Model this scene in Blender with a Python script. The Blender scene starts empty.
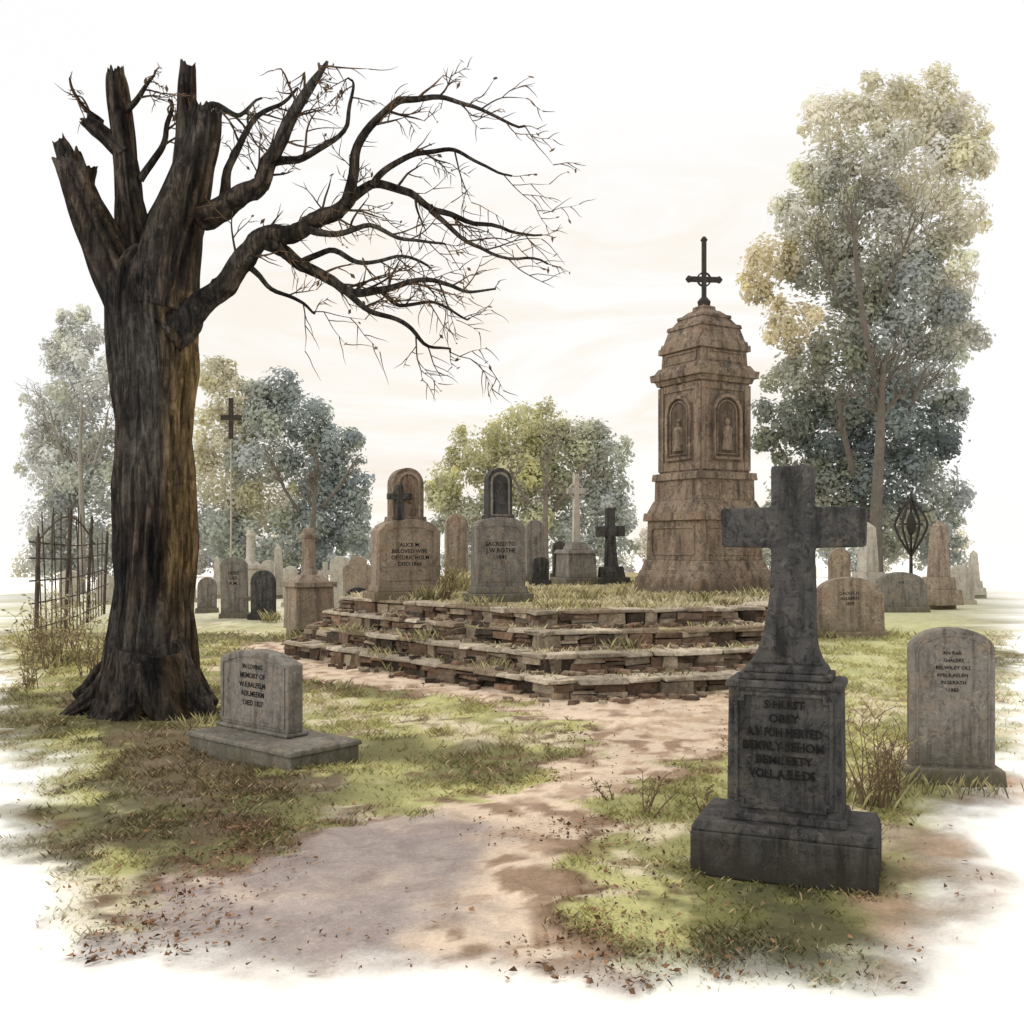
import bpy, bmesh, math, random
import numpy as np
from mathutils import Vector, Matrix, noise as mn
random.seed(7); rng=np.random.default_rng(7)
F=1000.0; CX=512.0; HY=545.0; H=1.6
sc=bpy.context.scene
def W(px,py,D): return Vector(((px-CX)*D/F, D, H-(py-HY)*D/F))
def G(px,py,z=0.0):
    D=(H-z)*F/(py-HY); return ((px-CX)*D/F, D)
def zz(py,D): return H-(py-HY)*D/F

# ---------------- noise in numpy
_lat=rng.random((256,256))
def vnoise(x,y):
    xi=np.floor(x).astype(int); yi=np.floor(y).astype(int)
    fx=x-xi; fy=y-yi; fx=fx*fx*(3-2*fx); fy=fy*fy*(3-2*fy)
    g=lambda a,b:_lat[a%256,b%256]
    return (g(xi,yi)*(1-fx)+g(xi+1,yi)*fx)*(1-fy)+(g(xi,yi+1)*(1-fx)+g(xi+1,yi+1)*fx)*fy
def fbm(x,y,s=1.0,o=5,off=0.0):
    t=0;a=.5;n=0
    for i in range(o):
        t=t+a*vnoise(x*s+off+i*17.3,y*s+off*1.7+i*9.1); n+=a; a*=.5; s*=2.03
    return t/n
def sstep(a,b,x):
    t=np.clip((x-a)/(b-a),0,1); return t*t*(3-2*t)
def sdf(poly,x,y):
    d=np.full(x.shape,1e9); ins=np.zeros(x.shape,bool)
    n=len(poly)
    for i in range(n):
        x0,y0=poly[i]; x1,y1=poly[(i+1)%n]
        ex,ey=x1-x0,y1-y0
        t=np.clip(((x-x0)*ex+(y-y0)*ey)/(ex*ex+ey*ey+1e-12),0,1)
        d=np.minimum(d,np.hypot(x-x0-t*ex,y-y0-t*ey))
        c=((y0>y)!=(y1>y))&(x<(x1-x0)*(y-y0)/(y1-y0+1e-12)+x0)
        ins^=c
    return np.where(ins,d,-d)

# ---------------- node helpers
def newmat(name):
    m=bpy.data.materials.new(name); m.use_nodes=True
    nt=m.node_tree; b=nt.nodes.get('Principled BSDF')
    b.inputs['Specular IOR Level'].default_value=0.15
    return m,nt,b
def N(nt,t,**k):
    n=nt.nodes.new(t)
    for a,v in k.items():
        if a in('operation','blend_type','data_type','noise_dimensions','attribute_name','feature','interpolation_type'): setattr(n,a,v)
        else: n.inputs[a].default_value=v
    return n
def noise(nt,vec,scale,detail=6,rough=.6,dist=0):
    n=N(nt,'ShaderNodeTexNoise'); n.inputs['Scale'].default_value=scale; n.inputs['Detail'].default_value=detail
    n.inputs['Roughness'].default_value=rough; n.inputs['Distortion'].default_value=dist
    if vec is not None: nt.links.new(vec,n.inputs['Vector'])
    return n.outputs['Fac']
def ramp(nt,f,stops):
    r=N(nt,'ShaderNodeValToRGB'); el=r.color_ramp.elements
    while len(el)>1: el.remove(el[-1])
    for i,(p,c) in enumerate(stops):
        if not hasattr(c,'__len__'): c=(c,c,c)
        e=el[0] if i==0 else el.new(p)
        e.position=p; e.color=(*c,1)
    nt.links.new(f,r.inputs[0]); return r.outputs[0]
def mix(nt,f,a,b,mode='MIX'):
    m=N(nt,'ShaderNodeMixRGB'); m.blend_type=mode
    for s,v in((0,f),(1,a),(2,b)):
        if isinstance(v,bpy.types.NodeSocket): nt.links.new(v,m.inputs[s])
        elif s==0: m.inputs[0].default_value=v
        else: m.inputs[s].default_value=(*v,1)
    return m.outputs[0]
def bump(nt,b,h,st,d):
    n=N(nt,'ShaderNodeBump'); n.inputs['Strength'].default_value=st; n.inputs['Distance'].default_value=d
    nt.links.new(h,n.inputs['Height']); nt.links.new(n.outputs[0],b.inputs['Normal'])

def stone_mat(name,c1,c2,stain,scale=1.0,moss=(.12,.12,.05),mossh=.35,stainamt=.75,tan=None,lich=.5):
    m,nt,b=newmat(name); tc=N(nt,'ShaderNodeTexCoord'); v=tc.outputs['Object']
    n1=noise(nt,v,2.2*scale,8,.65,.6)
    col=ramp(nt,n1,[(.3,c1),(.68,c2)])
    if tan:
        n0=noise(nt,v,3.1*scale,5,.6,1.0)
        f0=ramp(nt,n0,[(.5,0),(.66,1)]); col=mix(nt,f0,col,tan)
    mp=N(nt,'ShaderNodeMapping'); nt.links.new(v,mp.inputs[0]); mp.inputs['Scale'].default_value=(7*scale,7*scale,.9*scale)
    n2=noise(nt,mp.outputs[0],1.0,7,.65,.4)
    f2=ramp(nt,n2,[(.48,0),(.66,stainamt)]); col=mix(nt,f2,col,stain)
    n3=noise(nt,v,9*scale,9,.75,1.5)
    f3=ramp(nt,n3,[(.5,0),(.64,stainamt)]); col=mix(nt,f3,col,stain)
    n5=noise(nt,v,5*scale,9,.75,2.0)
    f5=ramp(nt,n5,[(.56,0),(.7,lich)]); col=mix(nt,f5,col,tuple(min(.75,x*1.9+.05) for x in c2))
    sp=N(nt,'ShaderNodeSeparateXYZ'); nt.links.new(v,sp.inputs[0])
    mr=N(nt,'ShaderNodeMapRange'); nt.links.new(sp.outputs[2],mr.inputs[0]); mr.inputs[1].default_value=0;mr.inputs[2].default_value=mossh;mr.inputs[3].default_value=1;mr.inputs[4].default_value=0
    n4=noise(nt,v,6*scale,6,.7)
    mu=N(nt,'ShaderNodeMath',operation='MULTIPLY'); nt.links.new(mr.outputs[0],mu.inputs[0]); nt.links.new(n4,mu.inputs[1])
    f4=ramp(nt,mu.outputs[0],[(.15,0),(.5,.8)]); col=mix(nt,f4,col,moss)
    n6=noise(nt,v,60*scale,4,.7); f6=ramp(nt,n6,[(.3,.68),(.7,1.15)]); col=mix(nt,.7,col,f6,'MULTIPLY')
    nt.links.new(col,b.inputs['Base Color']); b.inputs['Roughness'].default_value=.88
    ad=mix(nt,.5,n3,n6); bump(nt,b,ad,.6,.02)
    return m
def attr_mat(name,nscale=8,amt=(.6,1.25),trans=0.0,bst=.3,bd=.01,rough=.95,detail=8,second=None,stretch=None,fade=False):
    m,nt,b=newmat(name); a=N(nt,'ShaderNodeAttribute',attribute_name='Col')
    tc=N(nt,'ShaderNodeTexCoord'); v=tc.outputs['Object']
    col=a.outputs['Color']; k=1.0
    if fade:  # blank paper-white margin painted on the ground takes little noise
        bw=N(nt,'ShaderNodeRGBToBW'); nt.links.new(col,bw.inputs[0]); k=ramp(nt,bw.outputs[0],[(.5,1.0),(.8,.06)])
    n1=noise(nt,v,nscale,detail,.7,.8); f=ramp(nt,n1,[(.3,amt[0]),(.7,amt[1])])
    col=mix(nt,k,col,f,'MULTIPLY')
    if second:
        n2=noise(nt,v,second[0],9,.8,1.2); f2=ramp(nt,n2,[(.3,second[1]),(.62,1.0)])
        col=mix(nt,k,col,f2,'MULTIPLY')
    hgt=n1
    if fade: hgt=mix(nt,k,(.5,.5,.5),n1)
    if stretch:
        mp=N(nt,'ShaderNodeMapping'); nt.links.new(v,mp.inputs[0]); mp.inputs['Scale'].default_value=(13,13,2.2)
        ns=noise(nt,mp.outputs[0],1.0,9,.72,1.2); fs=ramp(nt,ns,[(.36,.38),(.52,.95),(.7,1.15)])
        col=mix(nt,1.0,col,fs,'MULTIPLY'); hgt=fs
    nt.links.new(col,b.inputs['Base Color']); b.inputs['Roughness'].default_value=rough
    b.inputs['Specular IOR Level'].default_value=.05
    if bst: bump(nt,b,hgt,bst,bd)
    if trans:
        tr=N(nt,'ShaderNodeBsdfTranslucent'); nt.links.new(col,tr.inputs[0])
        mx=N(nt,'ShaderNodeMixShader'); mx.inputs[0].default_value=trans
        nt.links.new(b.outputs[0],mx.inputs[1]); nt.links.new(tr.outputs[0],mx.inputs[2])
        nt.links.new(mx.outputs[0],nt.nodes['Material Output'].inputs[0])
    return m

# ---------------- mesh builders
class MB:
    def __init__(s): s.v=[];s.f=[];s.c=[]
    def add(s,vs,fs,col=(.5,.5,.5)):
        o=len(s.v); s.v+= [tuple(v) for v in vs]; s.f+=[tuple(i+o for i in f) for f in fs]
        if len(col) and hasattr(col[0],'__len__'): s.c+=[tuple(c) for c in col]
        else: s.c+=[tuple(col)]*len(vs)
    def obj(s,name,mat,smooth=False,parent=None,bevel=0,loc=None,rot=None):
        me=bpy.data.meshes.new(name); me.from_pydata(s.v,[],s.f); me.update()
        bm=bmesh.new(); bm.from_mesh(me); bmesh.ops.recalc_face_normals(bm,faces=bm.faces); bm.to_mesh(me); bm.free()
        ca=me.color_attributes.new('Col','FLOAT_COLOR','POINT')
        ca.data.foreach_set('color',np.array([(*c,1) for c in s.c],dtype=np.float32).ravel())
        if smooth: me.polygons.foreach_set('use_smooth',[True]*len(me.polygons))
        me.materials.append(mat)
        o=bpy.data.objects.new(name,me); sc.collection.objects.link(o)
        if bevel:
            b=o.modifiers.new('bev','BEVEL'); b.width=bevel; b.segments=2; b.limit_method='ANGLE'; b.angle_limit=math.radians(28)
        if parent: o.parent=parent
        if loc is not None: o.location=loc
        if rot is not None: o.rotation_euler=rot
        return o
def empty(name,loc=(0,0,0),rot=(0,0,0)):
    e=bpy.data.objects.new(name,None); sc.collection.objects.link(e); e.location=loc; e.rotation_euler=rot; return e
def npmesh(name,V,Q,C,mat,parent=None,smooth=False):
    me=bpy.data.meshes.new(name); k=Q.shape[1]
    me.vertices.add(len(V)); me.vertices.foreach_set('co',V.astype(np.float32).ravel())
    me.loops.add(Q.size); me.loops.foreach_set('vertex_index',Q.astype(np.int32).ravel())
    me.polygons.add(len(Q)); me.polygons.foreach_set('loop_start',np.arange(0,Q.size,k,dtype=np.int32))
    me.update(calc_edges=True); me.validate()
    ca=me.color_attributes.new('Col','FLOAT_COLOR','POINT')
    ca.data.foreach_set('color',np.concatenate([C,np.ones((len(C),1))],1).astype(np.float32).ravel())
    if smooth: me.polygons.foreach_set('use_smooth',np.ones(len(Q),bool))
    me.materials.append(mat); o=bpy.data.objects.new(name,me); sc.collection.objects.link(o)
    if parent: o.parent=parent
    return o
def prism(mb,prof,y0,y1,M=None,col=(.5,.5,.5)):
    n=len(prof); vs=[Vector((x,y0,z)) for x,z in prof]+[Vector((x,y1,z)) for x,z in prof]
    if M: vs=[M@v for v in vs]
    fs=[tuple(range(n)),tuple(range(2*n-1,n-1,-1))]+[(i,i+n,(i+1)%n+n,(i+1)%n) for i in range(n)]
    mb.add(vs,fs,col)
def box(mb,x0,x1,y0,y1,z0,z1,top=1.0,M=None,col=(.5,.5,.5)):
    cx,cy=(x0+x1)/2,(y0+y1)/2; hx,hy=(x1-x0)/2,(y1-y0)/2
    if hasattr(top,'__len__'): tx,ty=top
    else: tx=ty=top
    vs=[Vector((cx+a*hx,cy+b*hy,z0)) for a,b in((-1,-1),(1,-1),(1,1),(-1,1))]+[Vector((cx+a*hx*tx,cy+b*hy*ty,z1)) for a,b in((-1,-1),(1,-1),(1,1),(-1,1))]
    if M: vs=[M@v for v in vs]
    mb.add(vs,[(0,3,2,1),(4,5,6,7),(0,1,5,4),(1,2,6,5),(2,3,7,6),(3,0,4,7)],col)
def arch(w,h,rise=None,z0=0,n=14,sh=0):
    hw=w/2; r=rise if rise is not None else hw
    p=[(-hw,z0),(hw,z0)]
    if sh:
        p+=[(hw,z0+h-r-sh*.6),(hw-sh*.5,z0+h-r-sh*.15),(hw-sh,z0+h-r)]; hw2=hw-sh
    else: hw2=hw
    for i in range(n+1):
        a=math.pi*i/n; p.append((hw2*math.cos(a),z0+h-r+r*math.sin(a)))
    if sh: p+=[(-hw+sh*.5,z0+h-r-sh*.15),(-hw,z0+h-r-sh*.6)]
    out=[]
    for q in p:
        if not out or (abs(q[0]-out[-1][0])+abs(q[1]-out[-1][1]))>1e-5: out.append(q)
    return out
def segarch(w,h,rise,z0=0,n=12):
    """headstone with a shallow circular-segment top"""
    hw=w/2; p=[(-hw,z0),(hw,z0)]
    for i in range(n+1):
        x=hw-2*hw*i/n; p.append((x,z0+h-rise*(x/hw)**2))
    return p
def tube(mb,pts,rad,sides=8,col=(.1,.08,.06),sub=4,furrow=0,fs=1.0,colf=None,wob=0,jag=0):
    P=[];R=[];n=len(pts); pts=[Vector(p) for p in pts]
    for i in range(n-1):
        p0=pts[max(i-1,0)];p1=pts[i];p2=pts[i+1];p3=pts[min(i+2,n-1)]
        for j in range(sub):
            t=j/sub
            P.append(.5*((2*p1)+(p2-p0)*t+(2*p0-5*p1+4*p2-p3)*t*t+(3*p1-p0-3*p2+p3)*t**3)); R.append(rad[i]*(1-t)+rad[i+1]*t)
    P.append(pts[-1]);R.append(rad[-1])
    if wob:
        P=[p+Vector((mn.noise(p*3),mn.noise(p*3+Vector((9,0,0))),mn.noise(p*3+Vector((0,9,0)))))*wob if 0<i<len(P)-1 else p for i,p in enumerate(P)]
    T=(P[1]-P[0]).normalized(); U=T.orthogonal().normalized(); vs=[];cs=[];s=0
    for i,p in enumerate(P):
        T2=(P[min(i+1,len(P)-1)]-P[max(i-1,0)]).normalized()
        U=(U-T2*U.dot(T2)).normalized(); V=T2.cross(U)
        if i: s+=(p-P[i-1]).length
        for k in range(sides):
            a=2*math.pi*k/sides; d=U*math.cos(a)+V*math.sin(a); r=R[i]
            q=0
            if furrow:
                q=abs(mn.noise(Vector((d.x*4.5*fs+p.x*.6,d.y*4.5*fs,p.z*.75*fs))))*2-.45+.6*mn.noise(Vector((d.x*12*fs,d.y*12*fs,p.z*2.2*fs)))+.8*mn.noise(Vector((d.x*1.5,d.y*1.5,p.z*1.2)))
                r*=1+furrow*q
            o_=Vector((0,0,0))
            if jag and i>=len(P)-2: o_=T2*(R[i]*jag*(mn.noise(d*2.6+p)*2+mn.noise(d*7+p)))
            vs.append(p+d*r+o_); cs.append(colf(p+d*r,d,q) if colf else col)
    fs_=[]
    for i in range(len(P)-1):
        for k in range(sides):
            a=i*sides+k;b=i*sides+(k+1)%sides; fs_.append((a,b,b+sides,a+sides))
    fs_.append(tuple(range(sides-1,-1,-1)))
    if jag:
        vs.append(P[-1]-T2*R[-1]*.6); cs.append((.16,.12,.08)); c0=len(vs)-1; e0=(len(P)-1)*sides
        for k in range(sides): fs_.append((e0+k,e0+(k+1)%sides,c0))
    else: fs_.append(tuple((len(P)-1)*sides+k for k in range(sides)))
    mb.add(vs,fs_,cs)
    return P,R

# ================= WORLD / SUN / CAMERA
SEL,SAZ=math.radians(52),math.radians(14)
w=bpy.data.worlds.new("World"); sc.world=w; w.use_nodes=True; nt=w.node_tree; bg=nt.nodes['Background']; bg.inputs[1].default_value=.1
sky=N(nt,'ShaderNodeTexSky'); sky.sky_type='NISHITA'; sky.sun_disc=False; sky.sun_elevation=SEL; sky.sun_rotation=SAZ
tc=N(nt,'ShaderNodeTexCoord'); sp=N(nt,'ShaderNodeSeparateXYZ'); nt.links.new(tc.outputs['Generated'],sp.inputs[0])
mp=N(nt,'ShaderNodeMapping'); nt.links.new(tc.outputs['Generated'],mp.inputs[0]); mp.inputs['Scale'].default_value=(1.6,1.6,6.5); mp.inputs['Location'].default_value=(.3,.2,.35)
cn=noise(nt,mp.outputs[0],1.8,7,.55,.6)
cloud=ramp(nt,cn,[(.44,(1.0,.985,.955)),(.54,(.97,.90,.80)),(.60,(1.0,.965,.92)),(.72,(.93,.83,.73))])
zr=N(nt,'ShaderNodeMapRange'); zr.interpolation_type='SMOOTHSTEP'; nt.links.new(sp.outputs[2],zr.inputs[0]); zr.inputs[1].default_value=.42; zr.inputs[2].default_value=.26; zr.inputs[3].default_value=0; zr.inputs[4].default_value=1
xa=N(nt,'ShaderNodeMath',operation='ABSOLUTE'); nt.links.new(sp.outputs[0],xa.inputs[0])
xr=N(nt,'ShaderNodeMapRange'); xr.interpolation_type='SMOOTHSTEP'; nt.links.new(xa.outputs[0],xr.inputs[0]); xr.inputs[1].default_value=.4; xr.inputs[2].default_value=.24; xr.inputs[3].default_value=0; xr.inputs[4].default_value=1
mz=N(nt,'ShaderNodeMath',operation='MULTIPLY'); nt.links.new(zr.outputs[0],mz.inputs[0]); nt.links.new(xr.outputs[0],mz.inputs[1])
cl=mix(nt,mz.outputs[0],(1.0,.993,.98),cloud)
yr=N(nt,'ShaderNodeMapRange'); nt.links.new(sp.outputs[1],yr.inputs[0]); yr.inputs[1].default_value=.74; yr.inputs[2].default_value=.25; yr.inputs[3].default_value=0; yr.inputs[4].default_value=1
xm=N(nt,'ShaderNodeMath',operation='MULTIPLY_ADD'); nt.links.new(sp.outputs[0],xm.inputs[0]); xm.inputs[1].default_value=-.95; xm.inputs[2].default_value=.42
mx=N(nt,'ShaderNodeMath',operation='MULTIPLY'); nt.links.new(xm.outputs[0],mx.inputs[0]); nt.links.new(yr.outputs[0],mx.inputs[1])
ad=N(nt,'ShaderNodeMath',operation='ADD'); nt.links.new(mx.outputs[0],ad.inputs[0]); ad.inputs[1].default_value=1.0
m10=N(nt,'ShaderNodeMath',operation='MULTIPLY'); nt.links.new(ad.outputs[0],m10.inputs[0]); m10.inputs[1].default_value=10.4
vm=N(nt,'ShaderNodeVectorMath',operation='SCALE'); nt.links.new(cl,vm.inputs[0]); nt.links.new(m10.outputs[0],vm.inputs['Scale'])
fin=mix(nt,.94,sky.outputs[0],vm.outputs[0]); nt.links.new(fin,bg.inputs[0])
sl=bpy.data.lights.new('sun','SUN'); sl.energy=1.2; sl.angle=math.radians(14); sl.color=(1,.92,.80)
so=bpy.data.objects.new('sun',sl); sc.collection.objects.link(so)
sd=Vector((math.sin(SAZ)*math.cos(SEL),math.cos(SAZ)*math.cos(SEL),math.sin(SEL)))
so.rotation_euler=sd.to_track_quat('Z','Y').to_euler(); so.location=(0,0,30)
cd=bpy.data.cameras.new('camera'); cam=bpy.data.objects.new('camera',cd); sc.collection.objects.link(cam); sc.camera=cam
cam.location=(0,0,H); cam.rotation_euler=(math.radians(90),0,0); cd.sensor_width=36; cd.lens=36*F/1024; cd.shift_y=(HY-512)/1024; cd.clip_end=2000
sc.view_settings.view_transform='Standard'; sc.view_settings.look='None'; sc.view_settings.exposure=0

# ================= GROUND
area=[G(*p) for p in [(-10,583),(-20,620),(-20,700),(-20,745),(0,800),(-10,850),(20,900),(40,950),(140,985),(260,1000),(400,990),(560,990),(690,1015),(860,1020),(990,1005),(1035,910),(1045,800),(1035,720),(1020,640),(1005,583)]]
pathp=[G(*p) for p in [(120,950),(170,885),(280,838),(400,812),(480,800),(560,762),(592,740),(560,722),(480,705),(400,690),(310,682),(225,650),(290,640),(560,690),(790,694),(790,705),(735,745),(700,768),(630,792),(590,822),(560,860),(555,905),(600,950),(640,990),(560,1100),(100,1100),(60,960)]]
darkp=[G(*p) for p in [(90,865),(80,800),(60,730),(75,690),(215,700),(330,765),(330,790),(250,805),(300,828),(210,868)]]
dark2=[G(*p) for p in [(640,915),(620,950),(690,1005),(860,1000),(960,965),(960,900),(890,850),(700,850)]]  # dark green grass, with the cross base's shade painted into the ground colour
tanp=[G(*p) for p in [(885,850),(920,800),(1030,760),(1060,1010),(900,1010),(860,940)]]
yelp=[G(*p) for p in [(800,590),(985,590),(960,640),(900,690),(800,690)]]
def gcol(x,y):
    ns=np.clip(y/8,.4,1)
    n1=fbm(x,y,1.1,5); n2=fbm(x,y,3.0,5,40); n3=fbm(x,y,.7,4,90); n4=fbm(x,y,7,4,12)
    lite=np.array([.50,.475,.215]); mid=np.array([.32,.305,.135]); dk=np.array([.11,.10,.05]); cream=np.array([.66,.575,.41]); brown=np.array([.16,.10,.06])
    t=sstep(.36,.57,n1)[:,None]; c=mid*(1-t)+lite*t
    t=sstep(.53,.66,n2)[:,None]*.85; c=c*(1-t)+cream*t
    t=sstep(.56,.68,n3)[:,None]*.75; c=c*(1-t)+dk*t
    t=(sstep(.56,.65,n4)*sstep(.42,.6,n1))[:,None]*.8; c=c*(1-t)+brown*t
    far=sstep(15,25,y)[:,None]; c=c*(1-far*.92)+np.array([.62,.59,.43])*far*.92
    d=sdf(yelp,x,y)+(n2-.5)*1.2; t=sstep(-.2,.6,d)[:,None]*.7*sstep(32,20,y)[:,None]; c=c*(1-t)+np.array([.54,.53,.27])*t
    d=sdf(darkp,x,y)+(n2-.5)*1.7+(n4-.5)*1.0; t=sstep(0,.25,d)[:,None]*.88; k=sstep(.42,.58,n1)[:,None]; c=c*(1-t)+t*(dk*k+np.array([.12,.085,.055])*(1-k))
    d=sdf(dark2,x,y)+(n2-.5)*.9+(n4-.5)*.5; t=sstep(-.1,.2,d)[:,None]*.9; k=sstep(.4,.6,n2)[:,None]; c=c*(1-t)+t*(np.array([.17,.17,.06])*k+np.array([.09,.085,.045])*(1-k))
    d=sdf(tanp,x,y)+(n2-.5)*.7; t=sstep(-.1,.25,d)[:,None]*.9; k=sstep(.4,.62,n1)[:,None]; c=c*(1-t)+t*((np.array([.48,.32,.225])*k+np.array([.24,.18,.125])*(1-k))*(.55+.9*n2[:,None]))
    dp=sdf(pathp,x,y)+((n2-.5)*1.1+(n4-.5)*.5)*np.clip(y/7,.6,1)
    pc=np.array([.66,.525,.395])*(.80+.36*n1[:,None])
    t=sstep(.50,.60,n4)[:,None]*.6; pc=pc*(1-t)+np.array([.40,.265,.17])*t
    t=(sstep(.54,.66,n2)*sstep(.48,.58,n4))[:,None]*.65; pc=pc*(1-t)+np.array([.22,.14,.09])*t
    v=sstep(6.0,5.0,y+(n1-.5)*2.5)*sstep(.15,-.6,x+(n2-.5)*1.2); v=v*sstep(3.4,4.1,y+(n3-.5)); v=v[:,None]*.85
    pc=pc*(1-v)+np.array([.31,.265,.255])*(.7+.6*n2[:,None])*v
    t=sstep(-.06,.10,dp)[:,None]; c=c*(1-t)+pc*t
    rim=(np.exp(-((dp-.02)/.16)**2)*sstep(.44,.55,n4))[:,None]*.85; c=c*(1-rim)+np.array([.16,.10,.06])*rim
    da=sdf(area,x,y)+((n3-.5)*.9+(n2-.5)*.8+(n4-.5)*.35)*ns
    ta=sstep(-.05,.5,da)*sstep(42,24,y)
    tt=ta[:,None]; c=c*tt+np.array([.86,.845,.80])*(1-tt)
    return c,ta,sstep(.0,.15,dp)
xs=np.arange(-9,9.001,.035); g=9*1.12**np.arange(1,36); xs=np.concatenate([-g[::-1],xs,g])
ys=2.0*1.0075**np.arange(0,420); g=ys[-1]*1.12**np.arange(1,28); ys=np.concatenate([[-60,-20,-5,0,1,1.6],ys,g])
X,Y=np.meshgrid(xs,ys); xf,yf=X.ravel(),Y.ravel()
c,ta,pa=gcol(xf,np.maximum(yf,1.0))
near=sstep(30,20,np.hypot(xf,yf))
def relief(x,y,p): return (fbm(x,y,.8,4,5)-.5)*.10*(1-p*.6)+(fbm(x,y,5,3,8)-.5)*.04
Z=relief(xf,yf,pa)*near*np.clip((yf-1)/2,0,1)
nx,ny=len(xs),len(ys); idx=np.arange(nx*ny).reshape(ny,nx)
Q=np.stack([idx[:-1,:-1].ravel(),idx[:-1,1:].ravel(),idx[1:,1:].ravel(),idx[1:,:-1].ravel()],1)
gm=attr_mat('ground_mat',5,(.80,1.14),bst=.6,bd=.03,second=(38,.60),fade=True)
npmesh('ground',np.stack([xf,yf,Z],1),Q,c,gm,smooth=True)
def gz(x,y):
    x=np.atleast_1d(np.array(x,float)); y=np.atleast_1d(np.array(y,float))
    _,_,p=gcol(x,y); return relief(x,y,p)

# ================= STONE TERRACE
A=[(0.5,10.3),(2.95,11.0),(5.3,18.3),(6,30),(-2,30),(-3.3,14.6)]
ins=[.60,.10,.10,0,.2,.36]
def inset(P,k,ins=ins):
    n=len(P); L=[]
    for i in range(n):
        x0,y0=P[i];x1,y1=P[(i+1)%n]; l=math.hypot(x1-x0,y1-y0); nx_,ny_=-(y1-y0)/l,(x1-x0)/l; d=ins[i]*k
        L.append((x0+nx_*d,y0+ny_*d,x1-x0,y1-y0))
    out=[]
    for i in range(n):
        a=L[i-1];b=L[i]; det=a[2]*(-b[3])+b[2]*a[3]
        t=((b[0]-a[0])*(-b[3])+b[2]*(b[1]-a[1]))/det
        out.append((a[0]+a[2]*t,a[1]+a[3]*t))
    return out
ter=empty('stone_terrace'); SH=.2
blk=MB(); cop=MB(); core=MB(); levels=[]
pal=[Vector((.235,.155,.105)),Vector((.18,.125,.09)),Vector((.31,.235,.165)),Vector((.10,.078,.06)),Vector((.27,.175,.12)),Vector((.38,.305,.22))]
def rock(mb,M,x0,x1,y0,y1,z0,z1,jx,jy,jz,col):
    b=MB(); box(b,x0,x1,y0,y1,z0,z1,top=random.uniform(.93,.99))
    vv=[M@(Vector(q)+Vector((random.uniform(-jx,jx),random.uniform(-jy,jy),random.uniform(-jz,jz)))) for q in b.v]
    mb.add(vv,b.f,tuple(col))
for k in range(4):
    P=inset(A,k); levels.append(P); z0=k*SH; n=len(P)
    Pc=inset(P,1,[.13]*6)
    vs=[(x,y,-.1) for x,y in Pc]+[(x,y,z0+SH-.02) for x,y in Pc]
    core.add(vs,[tuple(range(n-1,-1,-1)),tuple(range(n,2*n))]+[(i,(i+1)%n,(i+1)%n+n,i+n) for i in range(n)],(.42,.35,.20))
    for i in (5,0,1,4):
        x0,y0=P[i];x1,y1=P[(i+1)%n]; l=math.hypot(x1-x0,y1-y0); ux,uy=(x1-x0)/l,(y1-y0)/l; vx,vy=-uy,ux
        M=Matrix(((ux,vx,0,x0),(uy,vy,0,y0),(0,0,1,0),(0,0,0,1)))
        s=-.08
        while s<l:
            wd=random.uniform(.12,.40)
            if i==4 and s>8: wd*=2
            e=min(s+wd,l+.02); m=random.choice([1,1,2,2,3]) if wd<.28 else random.choice([1,2,2,3]); top_=.148
            cuts=[-.03]+sorted(top_*(j+random.uniform(-.25,.25))/m for j in range(1,m))+[top_]
            for j in range(m):
                pr=random.uniform(-.05,.035)
                if random.random()<.07: pr=-.1
                sh=random.uniform(-.04,.04) if 0<j else 0
                rock(blk,M,s+.004+sh,e-.004+sh,-pr,.24,cuts[j]+z0+.004,cuts[j+1]+z0-.003,.018,.022,.012,random.choice(pal)*random.uniform(.6,1.4))
            s=e
        s=-.05
        while s<l:
            wd=random.uniform(.2,.7)
            if i==4 and s>8: wd*=2
            e=min(s+wd,l+.03)
            if random.random()<.12: s=e; continue
            pr=random.uniform(-.02,.065)
            cc=Vector((.60,.505,.385))*random.uniform(.6,1.15) if random.random()<.78 else Vector((.32,.245,.17))
            rock(cop,M,s+.006,e-.006,-pr,random.uniform(.30,.50),z0+.150,z0+.199,.024,.032,.011,cc)
            s=e
for _ in range(420):
    k=random.randint(0,3); P=inset(A,k); i=random.choice([5,0,0,5,0]); x0,y0=P[i];x1,y1=P[(i+1)%6]; t=random.random()
    l=math.hypot(x1-x0,y1-y0); ox,oy=(y1-y0)/l,-(x1-x0)/l; d=abs(random.gauss(0,.16))+.05
    if k>0: d=min(d,.3)
    x=x0+(x1-x0)*t+ox*d; y=y0+(y1-y0)*t+oy*d; s=random.uniform(.012,.05)
    M=Matrix.Translation((x,y,k*SH+s*.25))@Matrix.Rotation(random.random()*6,4,'Z')
    rock(blk,M,-s*1.3,s*1.3,-s,s,-s*.6,s*.6,s*.3,s*.3,s*.25,random.choice(pal)*random.uniform(.8,1.5))
m_block=attr_mat('step_stone_mat',9,(.45,1.3),bst=.9,bd=.035,second=(26,.48))
blk.obj('risers',m_block,parent=ter,bevel=.014)
cop.obj('copings',m_block,parent=ter,bevel=.014)
core.obj('terrace_fill',attr_mat('terrace_soil_mat',6,(.45,1.6),bst=.8,bd=.04,second=(30,.5)),parent=ter)

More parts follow.
